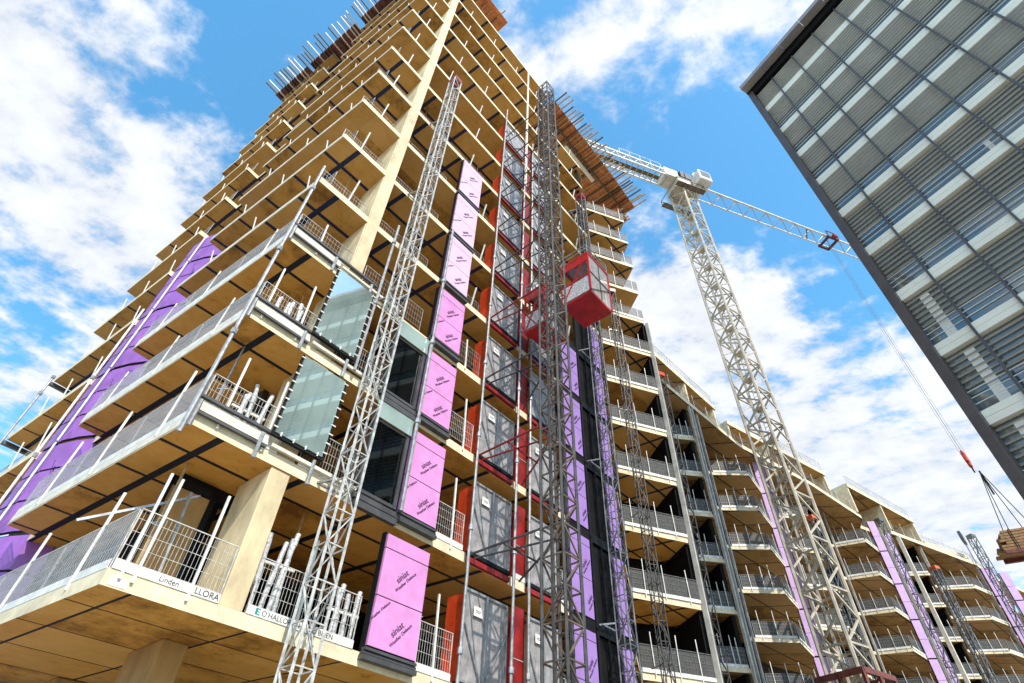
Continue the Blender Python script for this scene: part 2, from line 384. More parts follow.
# aluminium fascia and dark rails in front of the corner slabs
for n in (1, 2, 3):
    MB().box(-.02, -.07, Z(n)+.33, 1.62, -.02, Z(n)+.56).build('fascia', 'edge_pale', T)
    MB().box(-.05, -.12, Z(n)+.595, 2.95, -.03, Z(n)+.66).box(.05, -.10, Z(n)+.24, 1.6, -.03, Z(n)+.285).build('cladding_rail', 'rail_grey', T)
    MB().box(1.7, -.11, Z(n)+.33, 4.0, -.03, Z(n)+.41).build('cladding_rail', 'edge_pale', T)
    for x in (.0, 1.42, 2.75):
        MB().bar((x, -.12, Z(n)-.12), (x, -.12, Z(n)+.5), .09, n=8).build('bracket', 'galv', T)
# fascia marks on the lowest slab
MB().box(.1, -.006, Z(0)+.03, .38, -.001, Z(0)+.16).build('label_plate', 'white_paint', T)
# brackets / steel bits beside slab edges at far left of the face
for n in (3, 4):
    a, b = LP(17.0, .0), LP(18.5, .0)
    MB().bar((*LP(17.7, .05), Z(n)-.12), (*LP(17.7, -2.2), Z(n)-.12), .16).build('outrigger', 'rail_grey', T)

# ------------------------------------------------------------------ scaffold tubes (each one a thing)
def tube(p, q, r, label, m='galv', name='scaffold_tube', group='scaffold tubes on the tower'):
    p = Vector(p); q = Vector(q)
    o = MB().bar((0, 0, 0), q-p, r*2, n=8).build(name, m, None, loc=p)
    tag(o, label, 'scaffold tube', group)
    L = (q-p).length; d = (q-p).normalized()
    for i in range(1, max(2, int(L/3.15))+1):
        c = d*min(L-.05, i*3.15-.4); MB().bar(c-d*.07, c+d*.07, r*3.4, n=6).build('coupler', 'galv', o)
    return o
def W3(u, v, z): x, y = TW(u, v); return (x, y, z)
tube(W3(-.10, -.16, Z(1)-.35), W3(-.10, -.16, Z(4)+.6), .045, 'thick grey tube standing at the tower corner across three balconies')
tube(W3(3.02, -.15, Z(2)+.3), W3(3.02, -.15, Z(4)+.9), .045, 'grey tube beside the right edge of the upper pale glass sheet')
tube(W3(5.28, -.28, Z(1)+.3), W3(5.28, -.28, Z(5)), .05, 'grey tube left of the pink boards beside the dark window units')
tube(W3(7.82, -.20, 0), W3(7.82, -.20, Z(10)+.9), .045, 'upright tube at the left of the first column of landing gates')
tube(W3(9.70, -.20, 0), W3(9.70, -.20, Z(10)+.9), .045, 'upright tube at the right of the first column of landing gates')
tube(W3(10.40, -.20, 0), W3(10.40, -.20, Z(10)+.3), .045, 'upright tube at the left of the second column of landing gates')
x, y = LP(17.75, .1)
tube(W3(x, y, Z(3)-.3), W3(x, y, Z(4)+.3), .05, 'grey tube at the far left end of the tower face against the sky')
x, y = LP(9.98, .12)
tube(W3(x, y, Z(1)), W3(x, y, Z(4)), .04, 'pale tube standing in front of the violet boards on the left face', m='white_paint')

# ------------------------------------------------------------------ edge barriers
def barrier(p, q, z, label, group, step=.10, h=1.05, net=False, toe=True, posts=1, ph=1.75, lean=.22, text=None, post_x=None, screen=None, fine=.006, wm='rail_white', pw=.045):
    p = Vector(p); q = Vector(q); d = q-p; L = d.length; a = math.atan2(d.y, d.x)
    m = MB(); k = int(L/step)
    for i in range(k+1):
        x = i*L/k; m.bar((x, 0, .16), (x, 0, h), fine)
    for zz in (.18, .42, .66, .88, h): m.bar((0, 0, zz), (L, 0, zz), fine*1.3)
    m.bar((0, -.012, h), (L, -.012, h), .016); m.bar((.01, 0, 0), (.01, 0, h), .02); m.bar((L-.01, 0, 0), (L-.01, 0, h), .02)
    o = m.build('edge_barrier', wm, None, loc=(p.x, p.y, z), rz=a)
    tag(o, label, 'safety barrier', group)
    if net: MB().box(.0, -.024, .16, L, -.020, h-.03).build('debris_net', 'netting', o)
    if screen: MB().box(0, .012, .16, L, .016, h-.02).build('mesh_infill', screen, o)
    if toe:
        t = MB().box(0, -.045, .005, L, -.025, .16).build('toe_board', 'white_paint', o)
        if text:
            for (s, x, sz, mm) in text:
                if s == 'LOGO':
                    MB().box(x-.055, -.0475, .03, x-.01, -.0458, .145).box(x-.01, -.0475, .03, x+.05, -.0458, .05).box(x-.01, -.0475, .078, x+.04, -.0458, .095).box(x-.01, -.0475, .125, x+.05, -.0458, .145).build('emblem', 'teal', t)
                else:
                    text_mesh(s, sz, 'lettering', mm, t, Matrix.Translation((x, -.047, .08)) @ Matrix.Rotation(R(90), 4, 'X'), ext=.001)
    for i in range(len(post_x) if post_x else posts):
        x = post_x[i] if post_x else L*(i+.5)/posts+random.uniform(-.2, .2)
        MB().bar((x, -.05, -.12), (x+random.uniform(-.03, .03), -.05+lean*.25, ph*random.uniform(.92, 1.05)), pw).build('post', 'white_paint', o)
    return o
G = 'white mesh edge barriers along the tower slabs'
banner0 = {0: [('Linden', .92, .13, 'ink_black'), ('LLORA', 1.61, .15, 'ink_black')],
           1: [('LOGO', .22, 0, ''), ("O'HALLORAN", .72, .135, 'ink_black'), ("& O'BRIEN", 1.62, .135, 'ink_black')],
           2: [('LOGO', .12, 0, ''), ('LOGO', .42, 0, ''), ("O'HALL", .78, .135, 'ink_black')]}
for n in range(0, 14):
    z = Z(n)+TH
    sn = ORD[n]
    # front face pieces, left to right
    segs = [(.04, 1.9), (2.45, 4.9), (4.9, 5.35), (6.65, 7.75), (10.0, 12.4), (12.6, 14.6), (14.6, 16.4)] if n < 13 else [(.04, 1.9), (2.45, 4.9), (4.9, 7.4), (7.4, 9.8), (10.1, 12.4)]
    if n > 6: segs = [s for s in segs if s != (4.9, 5.35) and s != (6.65, 7.75)]+[(4.9, 7.3)]
    names = ['beside the corner', 'right of the blade column']
    for i, (a, b) in enumerate(sorted(set(segs))):
        if b-a < .5: continue
        where = ('left of the corner blade column' if a < 1 else 'just right of the blade column' if a < 3 else 'right of the pink boards' if n <= 6 and a < 8 else
                 'in the middle of the front' if a < 7 else 'left of the hoist' if a < 9.9 else 'behind the hoist mast' if a < 12 else 'among the boards right of the hoist' if a < 14 else 'at the right end of the front')
        iy = .03 if n < 4 else .42
        barrier(TW(a, iy), TW(b, iy), z, toe=(n < 2), wm='rail_white' if n < 3 else 'galv', pw=.045 if n < 4 else .05, lean=.22 if n < 4 else -1.2, label= f'white mesh edge barrier on {sn} tower slab front, {where}', step=.075 if n < 3 else .1 if n < 6 else .15,
                text=banner0.get(i) if n == 0 else None, post_x=(.18, .38, 1.31) if (n == 0 and i == 0) else None, posts=2 if (a < 1 and n < 3) else 1, ph=1.95 if n < 3 else 1.45, group=G)
    # left face pieces (from the far end towards the corner)
    ts = [(8.0, 5.4), (5.4, 2.7), (2.7, .08)]
    for i, (a, b) in enumerate(ts):
        w = ['at the recess end', 'in the middle', 'next to the corner'][i]
        barrier(TW(*LP(a, -.04 if n < 4 else -.4)), TW(*LP(b, -.04 if n < 4 else -.4)), z, f'netted edge barrier on {sn} tower slab, left face near bay, {w}', G, step=.1 if n < 3 else .15, net=(n < 4), toe=(n < 4), wm='rail_white' if n < 4 else 'galv', ph=1.75 if n < 2 else 1.4, pw=.045 if n < 2 else .035, lean=.22 if n < 4 else -1.2)
    for i, (a, b) in enumerate([(17.5, 15.4), (15.4, 13.2), (13.2, 11.2)]):
        if n < 2: continue
        w = ['outer end', 'middle', 'recess end'][i]
        barrier(TW(*LP(a, -.3)), TW(*LP(b, -.3)), z, f'edge barrier on {sn} tower slab, left face far bay, {w}', G, step=.16, ph=1.5, toe=False, wm='galv', lean=-.8, pw=.04)
    if n <= 12:
        barrier(TW(*S1a), TW(*S1b), z, f'grey mesh edge barrier on {sn} slab of the tower end balconies', G, step=.14, posts=3, ph=1.55, lean=.1, wm='rail_light', toe=(n < 9), pw=.035, screen='barrier_mesh')

# ------------------------------------------------------------------ landing gates
def gate(u, w, n, col):
    z0 = Z(n)+TH+.08; h = 2.12
    loc = W3(u, -.08, z0); o = empty('landing_gate', loc, ang)
    tag(o, f'grey hoist landing gate with red side screen, {col} column, {ORD[n]} slab', 'gate', 'hoist landing gates')
    fm = MB().bar((0, 0, 0), (0, 0, h), .055).bar((w, 0, 0), (w, 0, h), .055).bar((0, 0, h), (w, 0, h), .06).bar((0, 0, 0), (w, 0, 0), .06).bar((w/2, 0, 0), (w/2, 0, h), .07)
    fm.bar((.02, -.03, .7+h*.3), (w*.44, -.03, .03), .035).bar((w-.02, -.03, .7+h*.3), (w*.5, -.03, .03), .035)
    fm.build('gate_frame', 'galv', o)
    MB().box(.02, .012, .02, w-.02, .03, h-.02).build('mesh_panel', 'gate_mesh', o)
    s = MB().box(w*.20, -.045, h*.72, w*.40, -.035, h*.72+.24).build('notice', 'white_paint', o)
    MB().box(w*.235, -.048, h*.72+.13, w*.365, -.0455, h*.72+.145).box(w*.25, -.048, h*.72+.09, w*.35, -.0455, h*.72+.105).build('notice_print', 'ink_black', s)
    MB().box(-.03 if col == 'left' else -.62, .02, -.02, .01 if col == 'left' else -.58, .60 if col == 'left' else 1.0, h-.12).build('side_screen', 'red_orange' if col == 'left' else 'red_dark', o)
    if col == 'right': MB().box(-.58, .10, -.02, -.03, .13, h+.2).build('side_screen', 'red_dark', o); MB().box(w-.01, .02, -.02, w+.03, .5, h-.12).build('side_screen', 'red_orange', o)
    MB().box(-.03, -.04, -.34, w+.03, .32, -.20).build('threshold', 'red_dark', o)
    MB().box(-.03, -.06, -.16, w+.03, .3, -.05).build('sill_beam', 'black_steel', o)
    return o
for n in range(0, 10):
    gate(7.93, 1.66, n, 'left')
    gate(10.50, 1.5, n, 'right')
# ------------------------------------------------------------------ lattice masts
def lattice(w, h, bay, cw, bw, w2=None, x=True, horiz=True):
    """square lattice mast: returns (chords, bracing) mesh builders"""
    w2 = w2 or w
    cs = [(-w/2, -w2/2), (w/2, -w2/2), (w/2, w2/2), (-w/2, w2/2)]
    a = MB(); b = MB()
    for c in cs: a.bar((*c, 0), (*c, h), cw, n=6)
    nb = max(1, int(round(h/bay)))
    for i in range(nb):
        z0, z1 = h*i/nb, h*(i+1)/nb
        for k in range(4):
            p, q = cs[k], cs[(k+1) % 4]
            if horiz: b.bar((*p, z1), (*q, z1), bw)
            if x == 'K':
                zm = (z0+z1)/2
                b.bar((*p, z0), (*q, zm), bw); b.bar((*q, zm), (*p, z1), bw)
            elif x: b.bar((*p, z0), (*q, z1), bw); b.bar((*q, z0), (*p, z1), bw)
            else:
                if (i+k) % 2: b.bar((*p, z0), (*q, z1), bw)
                else: b.bar((*q, z0), (*p, z1), bw)
    return a, b
def climber(u, v, z1, label, w=.42, m='galv', world=None, cap=None, rz=ang, bay=.75, cw=.055, bw=.026, tie=True, tl=.5):
    x, y = world or TW(u, v)
    o = empty('mast_climber', (x, y, 0), rz); tag(o, label, 'lattice mast', 'mast climber towers in front of the slabs')
    a, b = lattice(w, z1, bay, cw, bw, x=False)
    a.build('mast_chord', m, o); b.build('mast_bracing', m, o)
    if tie:
        for k in range(1, 12, 2):
            t = MB()
            z = Z(k)+.12
            if z > z1-1: break
            t.bar((-w/2, w/2, z), (-w*.9, w/2+tl, z), .05).bar((w/2, w/2, z), (w*.9, w/2+tl, z), .05).bar((-w*.9, w/2+tl*.8, z), (w*.9, w/2+tl*.8, z), .05)
            t.build('wall_tie', 'galv', o)
    if cap: MB().box(-w/2-.03, -w/2-.03, z1, w/2+.03, w/2+.03, z1+.28).build('mast_cap', cap, o)
    return o
climber(3.42, -.62, 31.9, 'tall pale lattice mast at the tower front, right of the corner column', w=.44, cap='red_dark', m='mast_pale', cw=.066, bw=.024)
climber(14.6, -.85, 34.8, 'lattice mast standing before the lilac boards right of the hoist', w=.46, m='mast_grey', cap='red_dark')
climber(0, 0, 30.0, 'slender lattice mast before the balconies at the tower right end', world=(6.35, 23.4), w=.36, m='mast_dark', rz=R(10), cap='red_dark')
climber(0, 0, 26.3, 'lattice mast at the wall between the tower balconies and curved wing', world=(9.75, 27.2), w=.40, m='mast_dark', rz=R(25), cap='red_orange', tie=False)
def pol(az, D): return (D*math.sin(R(az)), D*math.cos(R(az)))
for az, D, top, lab, cp in ((30.9, 53.5, 26.9, 'lattice mast right of the crane tower with an orange top', 'orange'), (36.15, 66, 31.0, 'tall lattice mast beside the lilac boards of the wing middle', 'mast_grey'),
                        (38.45, 72, 27.6, 'lattice mast with an orange top between two wing balcony stacks', 'orange'), (41.9, 80, 33.0, 'farthest lattice mast at the right end of the wing', 'mast_grey'),
                        (26.4, 42.4, 5.0, '', None)):
    if lab: climber(0, 0, top, lab, world=pol(az, D), w=.62, m='mast_grey', rz=R(60-az), bay=1.2, cw=.10, bw=.05, tie=False, cap=cp)

# ------------------------------------------------------------------ passenger hoist
hm = empty('hoist_mast', W3(8.1, -3.05, 0), ang)
tag(hm, 'tall dark twin hoist mast of rack and lattice rising past the landing gates', 'hoist mast')
a, b = lattice(.66, 36.6, .75, .085, .036, x=False)
a.build('mast_chord', 'mast_dark', hm); b.build('mast_bracing', 'mast_tan', hm)
MB().bar((.33, 0, 0), (.33, 0, 36.5), .07).bar((-.33, 0, 0), (-.33, 0, 36.5), .07).build('rack', 'mast_dark', hm)
for n in range(1, 10):
    z = Z(n)+.1
    mm = 'red_dark' if n in (2, 4) else 'mast_dark'
    MB().bar((-.33, .33, z), (-.25, 2.9, z+.05), .045).bar((.33, .33, z), (1.9, 2.9, z+.05), .045).bar((.33, .33, z), (.0, 2.9, z+.05), .04).bar((-.3, 1.6, z), (1.15, 1.6, z), .04).build('wall_tie', mm, hm)
# second, thinner mast line seen beside (guide of the far car)
def cage(u0, u1, v0, v1, z0, h, label):
    w, d = u1-u0, v1-v0
    o = empty('hoist_cage', W3(u0, v0, z0), ang); tag(o, label, 'hoist cage', 'red hoist cages')
    MB().box(0, 0, 0, w, d, .10).build('cage_floor', 'red', o)
    fr = MB()
    for (x, y) in ((0, 0), (w, 0), (w, d), (0, d)): fr.box(x-.035, y-.035, .10, x+.035, y+.035, h)
    fr.box(-.04, -.04, h-.12, w+.04, .03, h).box(-.04, d-.03, h-.12, w+.04, d+.04, h).box(-.04, .03, h-.12, .03, d-.03, h).box(w-.03, .03, h-.12, w+.04, d-.03, h)
    fr.box(-.03, .03, h*.42, .02, d-.03, h*.46)
    fr.build('cage_frame', 'red', o)
    MB().box(-.02, .03, .12, .01, d-.03, h*.40).build('kick_panel', 'wrap', o)
    MB().box(-.035, .04, h-.55, -.005, d-.04, h-.13).build('header_panel', 'red', o)
    MB().bar((-.03, .1, h-.2), (-.03, d-.1, .15), .05).build('diagonal_brace', 'red', o)
    MB().box(.05, -.012, .12, w-.05, .012, h-.14).build('mesh_side', 'clear_sheet', o)
    MB().bar((0, -.03, h*.5), (w, -.03, h*.5), .035).bar((0, -.03, .12), (w, -.03, h*.5), .03).bar((w/2, -.03, .1), (w/2, -.03, h), .03).build('mesh_stiffener', 'rail_grey', o)
    MB().box(.15, d*.3, .12, w-.1, d-.05, 1.1).build('drive_box', 'black_steel', o)
    MB().box(0, 0, h, w, d, h+.05).build('cage_roof', 'galv', o)
    rr = MB()
    for (x0, y0, x1, y1) in ((0, 0, w, 0), (w, 0, w, d), (w, d, 0, d), (0, d, 0, 0)):
        rr.bar((x0, y0, h+.55), (x1, y1, h+.55), .035).bar((x0, y0, h+.3), (x1, y1, h+.3), .03).bar((x0, y0, h), (x0, y0, h+.55), .035)
    rr.build('roof_rail', 'galv', o)
    return o
cage(9.76, 11.25, -3.70, -2.35, 18.55, 2.55, 'large red hoist cage on the right side of the dark mast')
cage(9.15, 10.5, -1.9, -.9, 17.5, 2.3, 'red hoist cage half hidden behind the dark mast, close to the gates')

# ------------------------------------------------------------------ formwork decks
def deck(name_label, pts, z, beams, m='plywood', grp='formwork decks on the tower top', extra=None):
    o = empty('formwork_deck', (P0.x, P0.y, 0), ang); tag(o, name_label, 'formwork deck', grp)
    MB().prism(pts, z, z+.06).build('plywood', m, o)
    for (p, q, zz) in beams:
        MB().bar((*p, z-.10+zz), (*q, z-.10+zz), .075, .16).build('timber_beam', random.choice(['timber', 'timber', 'timber', 'timber_dark']) if m != 'plywood_dark' else random.choice(['timber_dark', 'edge_pale', 'rail_grey']), o)
    if extra: extra(o)
    return o
bs = []
t = 12.75
while t < 25.2:
    out = -1.55 + random.uniform(-.35, .15); bs.append(((t, 3.2), (t+.02, out), random.choice([0, .02, .16]))); t += random.choice([.28, .36, .45])
def ex1(o):
    MB().bar((16.2, 1.0, Z(13.6)-.35), (20.4, 1.0, Z(13.6)-.35), .3).bar((14.2, 1.9, Z(13.6)-.35), (18.0, 1.9, Z(13.6)-.35), .2).build('primary_beam', 'edge_pale', o)
    MB().bar((13, .6, Z(13.6)-.22), (25, .6, Z(13.6)-.22), .12).bar((13, 2.6, Z(13.6)-.22), (25, 2.6, Z(13.6)-.22), .12).build('stringer', 'timber_dark', o)
deck('orange plywood formwork deck with rows of projecting beams above the tower right end', [(12.7, -.55), (20.9, -.55), (25.3, -.35), (25.3, 3.6), (12.7, 3.6)], Z(13.6), bs, extra=ex1)
bs = [((23.4+.3*k, 3.0), (23.5+.32*k, .1), 0) for k in range(5)]
deck('small lower plywood deck at the right end of the tower top', [(23.2, .4), (24.9, .4), (24.9, 3.0), (23.2, 3.0)], Z(13.0), bs)
bs = [((.3+k*.62, 2.6), (.3+k*.62, -.05), 0) for k in range(10)] + [((5.9, -.05), (5.95, -.9), .1)]
deck('orange plywood deck over the corner column at the very top', [(-.6, -.45), (6.75, -.45), (6.75, 2.4), (-.6, 2.4)], Z(15), bs)
for i, (t0, t1, z, mm, lab) in enumerate(((13.6, 17.7, 14.05, 'plywood_dark', 'dark red formwork deck with thin rods at the far left tower top'),
                                  (8.1, 13.3, 14.1, 'plywood_dark', 'dark red formwork deck in the middle of the left tower top'),
                                  (-.2, 7.8, 14.35, 'plywood_dark', 'dark red formwork deck nearest the corner on the left tower top'))):
    bs = []; t = t0
    while t < t1:
        bs.append((LP(t, -1.5), LP(t, 1.6+random.uniform(-.2, .25)), 0)); t += random.choice([.28, .34, .5])
    deck(lab, [LP(t0, .55), LP(t1, .55), LP(t1, -3), LP(t0, -3)], Z(z), bs, m=mm)

# ------------------------------------------------------------------ wrapped posts stored on the balconies
def bundle(u, v, n, cnt, label, h=1.6):
    o = empty('wrapped_post_bundle', W3(u, v, Z(n)+TH), ang); tag(o, label, 'wrapped posts', 'wrapped posts stored on balconies')
    for i in range(cnt):
        m = MB(); x = i*.17; ln = random.uniform(-.12, .25); hh = h*random.uniform(.82, 1.05); k = 7
        pts = [Vector((x+ln*j/k+random.uniform(-.012, .012), .1*j/k, hh*j/k)) for j in range(k+1)]
        for j in range(k): m.bar(pts[j], pts[j+1], random.uniform(.085, .12), n=7)
        m.build('wrapped_post', 'wrap', o)
    MB().bar((-.1, .1, h*.6), (cnt*.17+.05, .1, h*.62), .05).build('strap', 'white_paint', o)
bundle(.55, .55, 2, 6, 'row of plastic wrapped posts on the corner balcony below the upper glass sheet', 1.75)
bundle(.95, .75, 1, 4, 'wrapped posts on the corner balcony beside the lower glass sheet', 1.9)
bundle(2.62, .30, 0, 4, 'silver wrapped posts behind the barrier right of the lowest column', 1.9)
bundle(4.5, .4, 0, 4, 'wrapped posts behind the lowest barrier left of the pink boards', 1.3)
o = MB().box(0, 0, 0, 1.0, .6, .9).bar((-.1, -.1, .9), (1.1, .7, 1.0), .06).build('material_bin', 'black_steel', None, loc=W3(.8, 1.3, Z(3)+TH), rz=ang, bevel=.02)
tag(o, 'black bin on the fourth slab behind the corner barrier', 'bin')
# timber door leaf and dark frames at the first balcony
o = empty('site_doorway', W3(.75, 1.75, Z(0)+TH), ang)
tag(o, 'brown doorway with black frame on the lowest balcony left of the blade column', 'doorway')
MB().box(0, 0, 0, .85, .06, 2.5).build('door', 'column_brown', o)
MB().box(-.12, -.03, 0, -.01, .09, 2.7).box(.86, -.03, 0, .97, .09, 2.7).box(-.12, -.03, 2.52, .97, .09, 2.7).build('door_frame', 'black_steel', o)
MB().bar((-1.2, .1, 1.2), (.5, -.4, 2.3), .05).bar((.3, -.4, 2.3), (.45, -.4, .0), .05).build('prop', 'galv', o)

# steel props standing between slabs
rp = random.Random(3)
for n in range(0, 13):
    for (u, v, lab) in ((rp.uniform(.5, 1.5), rp.uniform(1.0, 1.7), 'behind the corner bay'), (rp.uniform(3.0, 4.6), rp.uniform(.8, 1.5), 'right of the blade column'), (rp.uniform(6.9, 7.5), .9, 'left of the landing gates')):
        if lab.startswith('left') and n > 9: continue
        p = W3(u, v, Z(n)+TH); o = MB().bar((0, 0, 0), (0, 0, 3.15-TH), .055, n=6).build('steel_prop', 'galv' if n % 2 else 'timber', None, loc=p)
        tag(o, f'steel prop under the {ORD[n+1]} tower slab, {lab}', 'prop', 'steel props between the tower slabs')
        MB().box(-.08, -.08, 0, .08, .08, .012).build('base_plate', 'galv', o); MB().bar((-.14, 0, 1.5), (.14, 0, 1.5), .025).build('pin', 'galv', o)
# ------------------------------------------------------------------ curved wing
WA = R(42)
W = empty('apartment_wing', (9.1, 26.2, 0), WA)
tag(W, 'curved unfinished wing of stacked balconies stepping away to the right with penthouse boxes', 'apartment block')
cw_, sw_ = math.cos(WA), math.sin(WA)
def WL(p): dx, dy = p[0]-9.1, p[1]-26.2; return (dx*cw_+dy*sw_, -dx*sw_+dy*cw_)
front = [(9.3, 26.6), (12.0, 34.6), (12.35, 34.8), (14.2, 35.0), (14.9, 36.3), (16.3, 39.3), (16.9, 39.6), (19.75, 39.45), (21.9, 42.3), (23.2, 44.6), (24.6, 46.0), (27.6, 46.2),
         (29.6, 48.6), (31.3, 51.0), (32.0, 51.25), (34.35, 49.95), (37.0, 52.3), (38.6, 54.8), (40.9, 56.6), (41.6, 56.95), (44.1, 56.5), (46.2, 59.3), (47.4, 59.95), (50.4, 59.2),
         (53.5, 61.0), (55.4, 63.4), (58.2, 65.6), (62.0, 65.2), (65.0, 67.5)]
back = [(60, 76), (50, 72), (38, 66), (27, 59), (16, 49), (9.5, 42), (7.3, 34.0), (8.2, 30.2)]
poly = [WL(p) for p in front+back]
for n in range(0, 8):
    MB().prism(poly, Z(n), Z(n)+.25, top=1, bot=0, side=1).build('slab', ['soffit_wing', 'edge'], W)
eave = [(9.6, 29.0), (11.9, 32.4), (20.0, 39.95), (28.4, 45.5), (35.9, 51.3), (36.6, 53.2), (39.3, 54.6), (40.3, 54.1), (53.2, 60.6), (56.2, 63.2), (66, 69)]
MB().prism([WL(p) for p in eave+back], Z(8), Z(8)+.38, top=1, bot=0, side=1).build('roof_slab', ['soffit_wing', 'edge'], W)
# penthouse boxes
def pent(a, b, cheeks, label=None, dz=0):
    a = Vector(a); b = Vector(b); d = (b-a).normalized(); nrm = Vector((-d.y, d.x))
    A, B = a+nrm*.05, b+nrm*.05
    MB().prism([WL(p) for p in (a, b, b+nrm*7, a+nrm*7)], Z(9)+dz, Z(9)+.42+dz, top=1, bot=0, side=1).build('penthouse_roof', ['soffit_wing', 'edge'], W)
    for c in cheeks:
        p = a+(b-a)*c
        MB().prism([WL(q) for q in (p+nrm*.1, p+d*.22+nrm*.1, p+d*.22+nrm*6, p+nrm*6)], Z(8)+.38, Z(9)+dz).build('penthouse_wall', 'edge', W)
    q0, q1 = a+nrm*2.6, b+nrm*2.6
    MB().wall(WL(q0), WL(q1), Z(8)+.38, Z(9)+dz, .2).build('penthouse_wall', 'column', W)
    g = MB()
    L = (b-a).length
    for k in range(int(L/2.2)): 
        p = q0+d*(k*2.2+.7)-nrm*.05; e = p+d*1.1
        g.wall(WL(p), WL(e), Z(8)+.5, Z(9)-.5, .04)
    g.build('penthouse_window', 'glass_dark', W)
pent((10.35, 31.2), (18.35, 39.0), (.0, .55, .97))
pent((20.0, 40.9), (32.3, 48.7), (.0, .35, .68, .98))
pent((35.3, 50.5), (45.9, 57.4), (.0, .47, .98))
pent((47.4, 59.2), (54.0, 62.2), (.0,), dz=-1.6)
# facade pieces per storey
def wp(az, D): return WL(pol(az, D))
for n in range(0, 8):
    z0, z1 = Z(n)+.25, Z(n+1)
    for a, b in (((12.5, 34.9), (11.9, 38.2)), ((14.15, 35.2), (13.6, 38.6)), ((16.6, 39.6), (15.8, 42.5)), ((41.4, 57.2), (40.2, 60.0)), ((44.1, 56.8), (43.4, 60)), ((29.7, 48.8), (28.5, 51.2)), ((24.5, 46.1), (23.6, 48.2))):
        MB().wall(WL(a), WL(b), z0, z1, .25).build('party_or_shade_wall', 'dark_wall', W)
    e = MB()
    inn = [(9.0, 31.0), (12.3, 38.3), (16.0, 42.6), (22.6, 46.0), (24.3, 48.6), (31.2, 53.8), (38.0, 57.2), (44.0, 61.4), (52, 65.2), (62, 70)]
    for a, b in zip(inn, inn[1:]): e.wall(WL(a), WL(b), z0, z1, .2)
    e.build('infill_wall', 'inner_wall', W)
    for (az0, az1, D, sc) in ((27.25, 28.2, 47.6, 1), (35.2, 35.75, 63.5, 1), (36.05, 36.5, 66.8, 1), (41.35, 41.95, 81.5, 1), (42.3, 42.8, 84, 1)):
        p, q = pol(az0, D), pol(az1, D*1.004)
        m = MB().wall(WL(q), WL(p), z0-.15, z0+1.3, .1).wall(WL(q), WL(p), z0+1.33, z1-.02, .1)
        o = m.build('insulation_board', 'lilac', W)
        MB().wall(WL((p[0]+.03, p[1]+.12)), WL((q[0]+.0, q[1]+.12)), z0-.2, z1, .05).build('board_joint', 'black_steel', o)
for (az, D, w) in ((19.25, 30.5, .14), (22.3, 37.6, .16), (22.6, 37.9, .12), (22.95, 38.8, .12), (28.5, 47.5, .2), (32.0, 59.5, .16), (35.95, 65.5, .2), (37.0, 68.4, .34), (38.15, 72, .25), (41.15, 80.8, .2)):
    x, y = wp(az, D)
    MB().box(x-w/2, y-w/2, 0, x+w/2, y+w/2, Z(8)).build('facade_post', 'post_light' if w < .3 else 'edge_pale', W)
GB = 'mesh edge barriers on the wing balconies'
stacks = [((12.4, 34.85), (14.15, 35.02), 'narrow second stack from the tower'), ((16.95, 39.62), (19.7, 39.47), 'stack left of the crane tower'),
          ((24.7, 46.02), (27.5, 46.2), 'stack behind the crane tower'), ((32.1, 51.2), (34.3, 50.0), 'stack right of the crane tower'),
          ((41.7, 56.95), (44.0, 56.5), 'stack beside the wing middle mast'), ((47.5, 59.95), (50.3, 59.2), 'stack near the wing right end')]
for n in range(1, 8):
    for (a, b, lab) in stacks:
        barrier(a, b, Z(n)+.25, f'grey mesh barrier on the {ORD[n]} slab, {lab}', GB, step=.16, posts=3, ph=1.7, lean=.1, fine=.010, wm='rail_light', pw=.04, screen='barrier_mesh')
    for (a, b, lab) in (((19.8, 39.5), (21.8, 42.2), 'slanting end left of the crane tower'), ((34.4, 50.0), (36.9, 52.25), 'slanting end right of the crane tower'), ((50.5, 59.3), (53.4, 60.95), 'slanting end near the wing right end')):
        barrier(a, b, Z(n)+.25, f'mesh barrier on the {ORD[n]} slab, {lab}', GB, step=.2, posts=1, ph=1.7, lean=.1, fine=.010, wm='rail_light', pw=.04, screen='barrier_mesh')
for i, (a, b) in enumerate(zip(eave[1:], eave[2:])):
    A, B = Vector(a), Vector(b); k = max(1, round((B-A).length/4))
    for j in range(k):
        p, q = A+(B-A)*j/k, A+(B-A)*(j+1)/k
        if (q-p).length < 1.2: continue
        nr = Vector((-(B-A).y, (B-A).x)).normalized()*.2
        if i > 7: continue
        barrier(p+nr, q+nr, Z(8)+.38, 'pale mesh barrier along the main eave of the wing below the penthouses', 'barriers along the wing eave', step=.3, posts=2, ph=1.5, lean=.1, toe=False, fine=.010, wm='rail_light', pw=.035)
for i, (a, b) in enumerate((((10.6, 31.6), (18.1, 38.9)), ((24.0, 43.6), (32.0, 48.6)), ((35.6, 50.8), (45.6, 57.4)))):
    A, B = Vector(a), Vector(b); k = 3
    for j in range(k):
        barrier(A+(B-A)*j/k, A+(B-A)*(j+1)/k, Z(9)+.42, f'thin barrier on the roof of the {["nearest", "middle", "farthest"][i]} penthouse box', f'barriers on the {["nearest", "middle", "farthest"][i]} penthouse roof', step=.4, posts=3, ph=1.2, toe=False, fine=.010, wm='rail_light', pw=.035)
rq = random.Random(11)
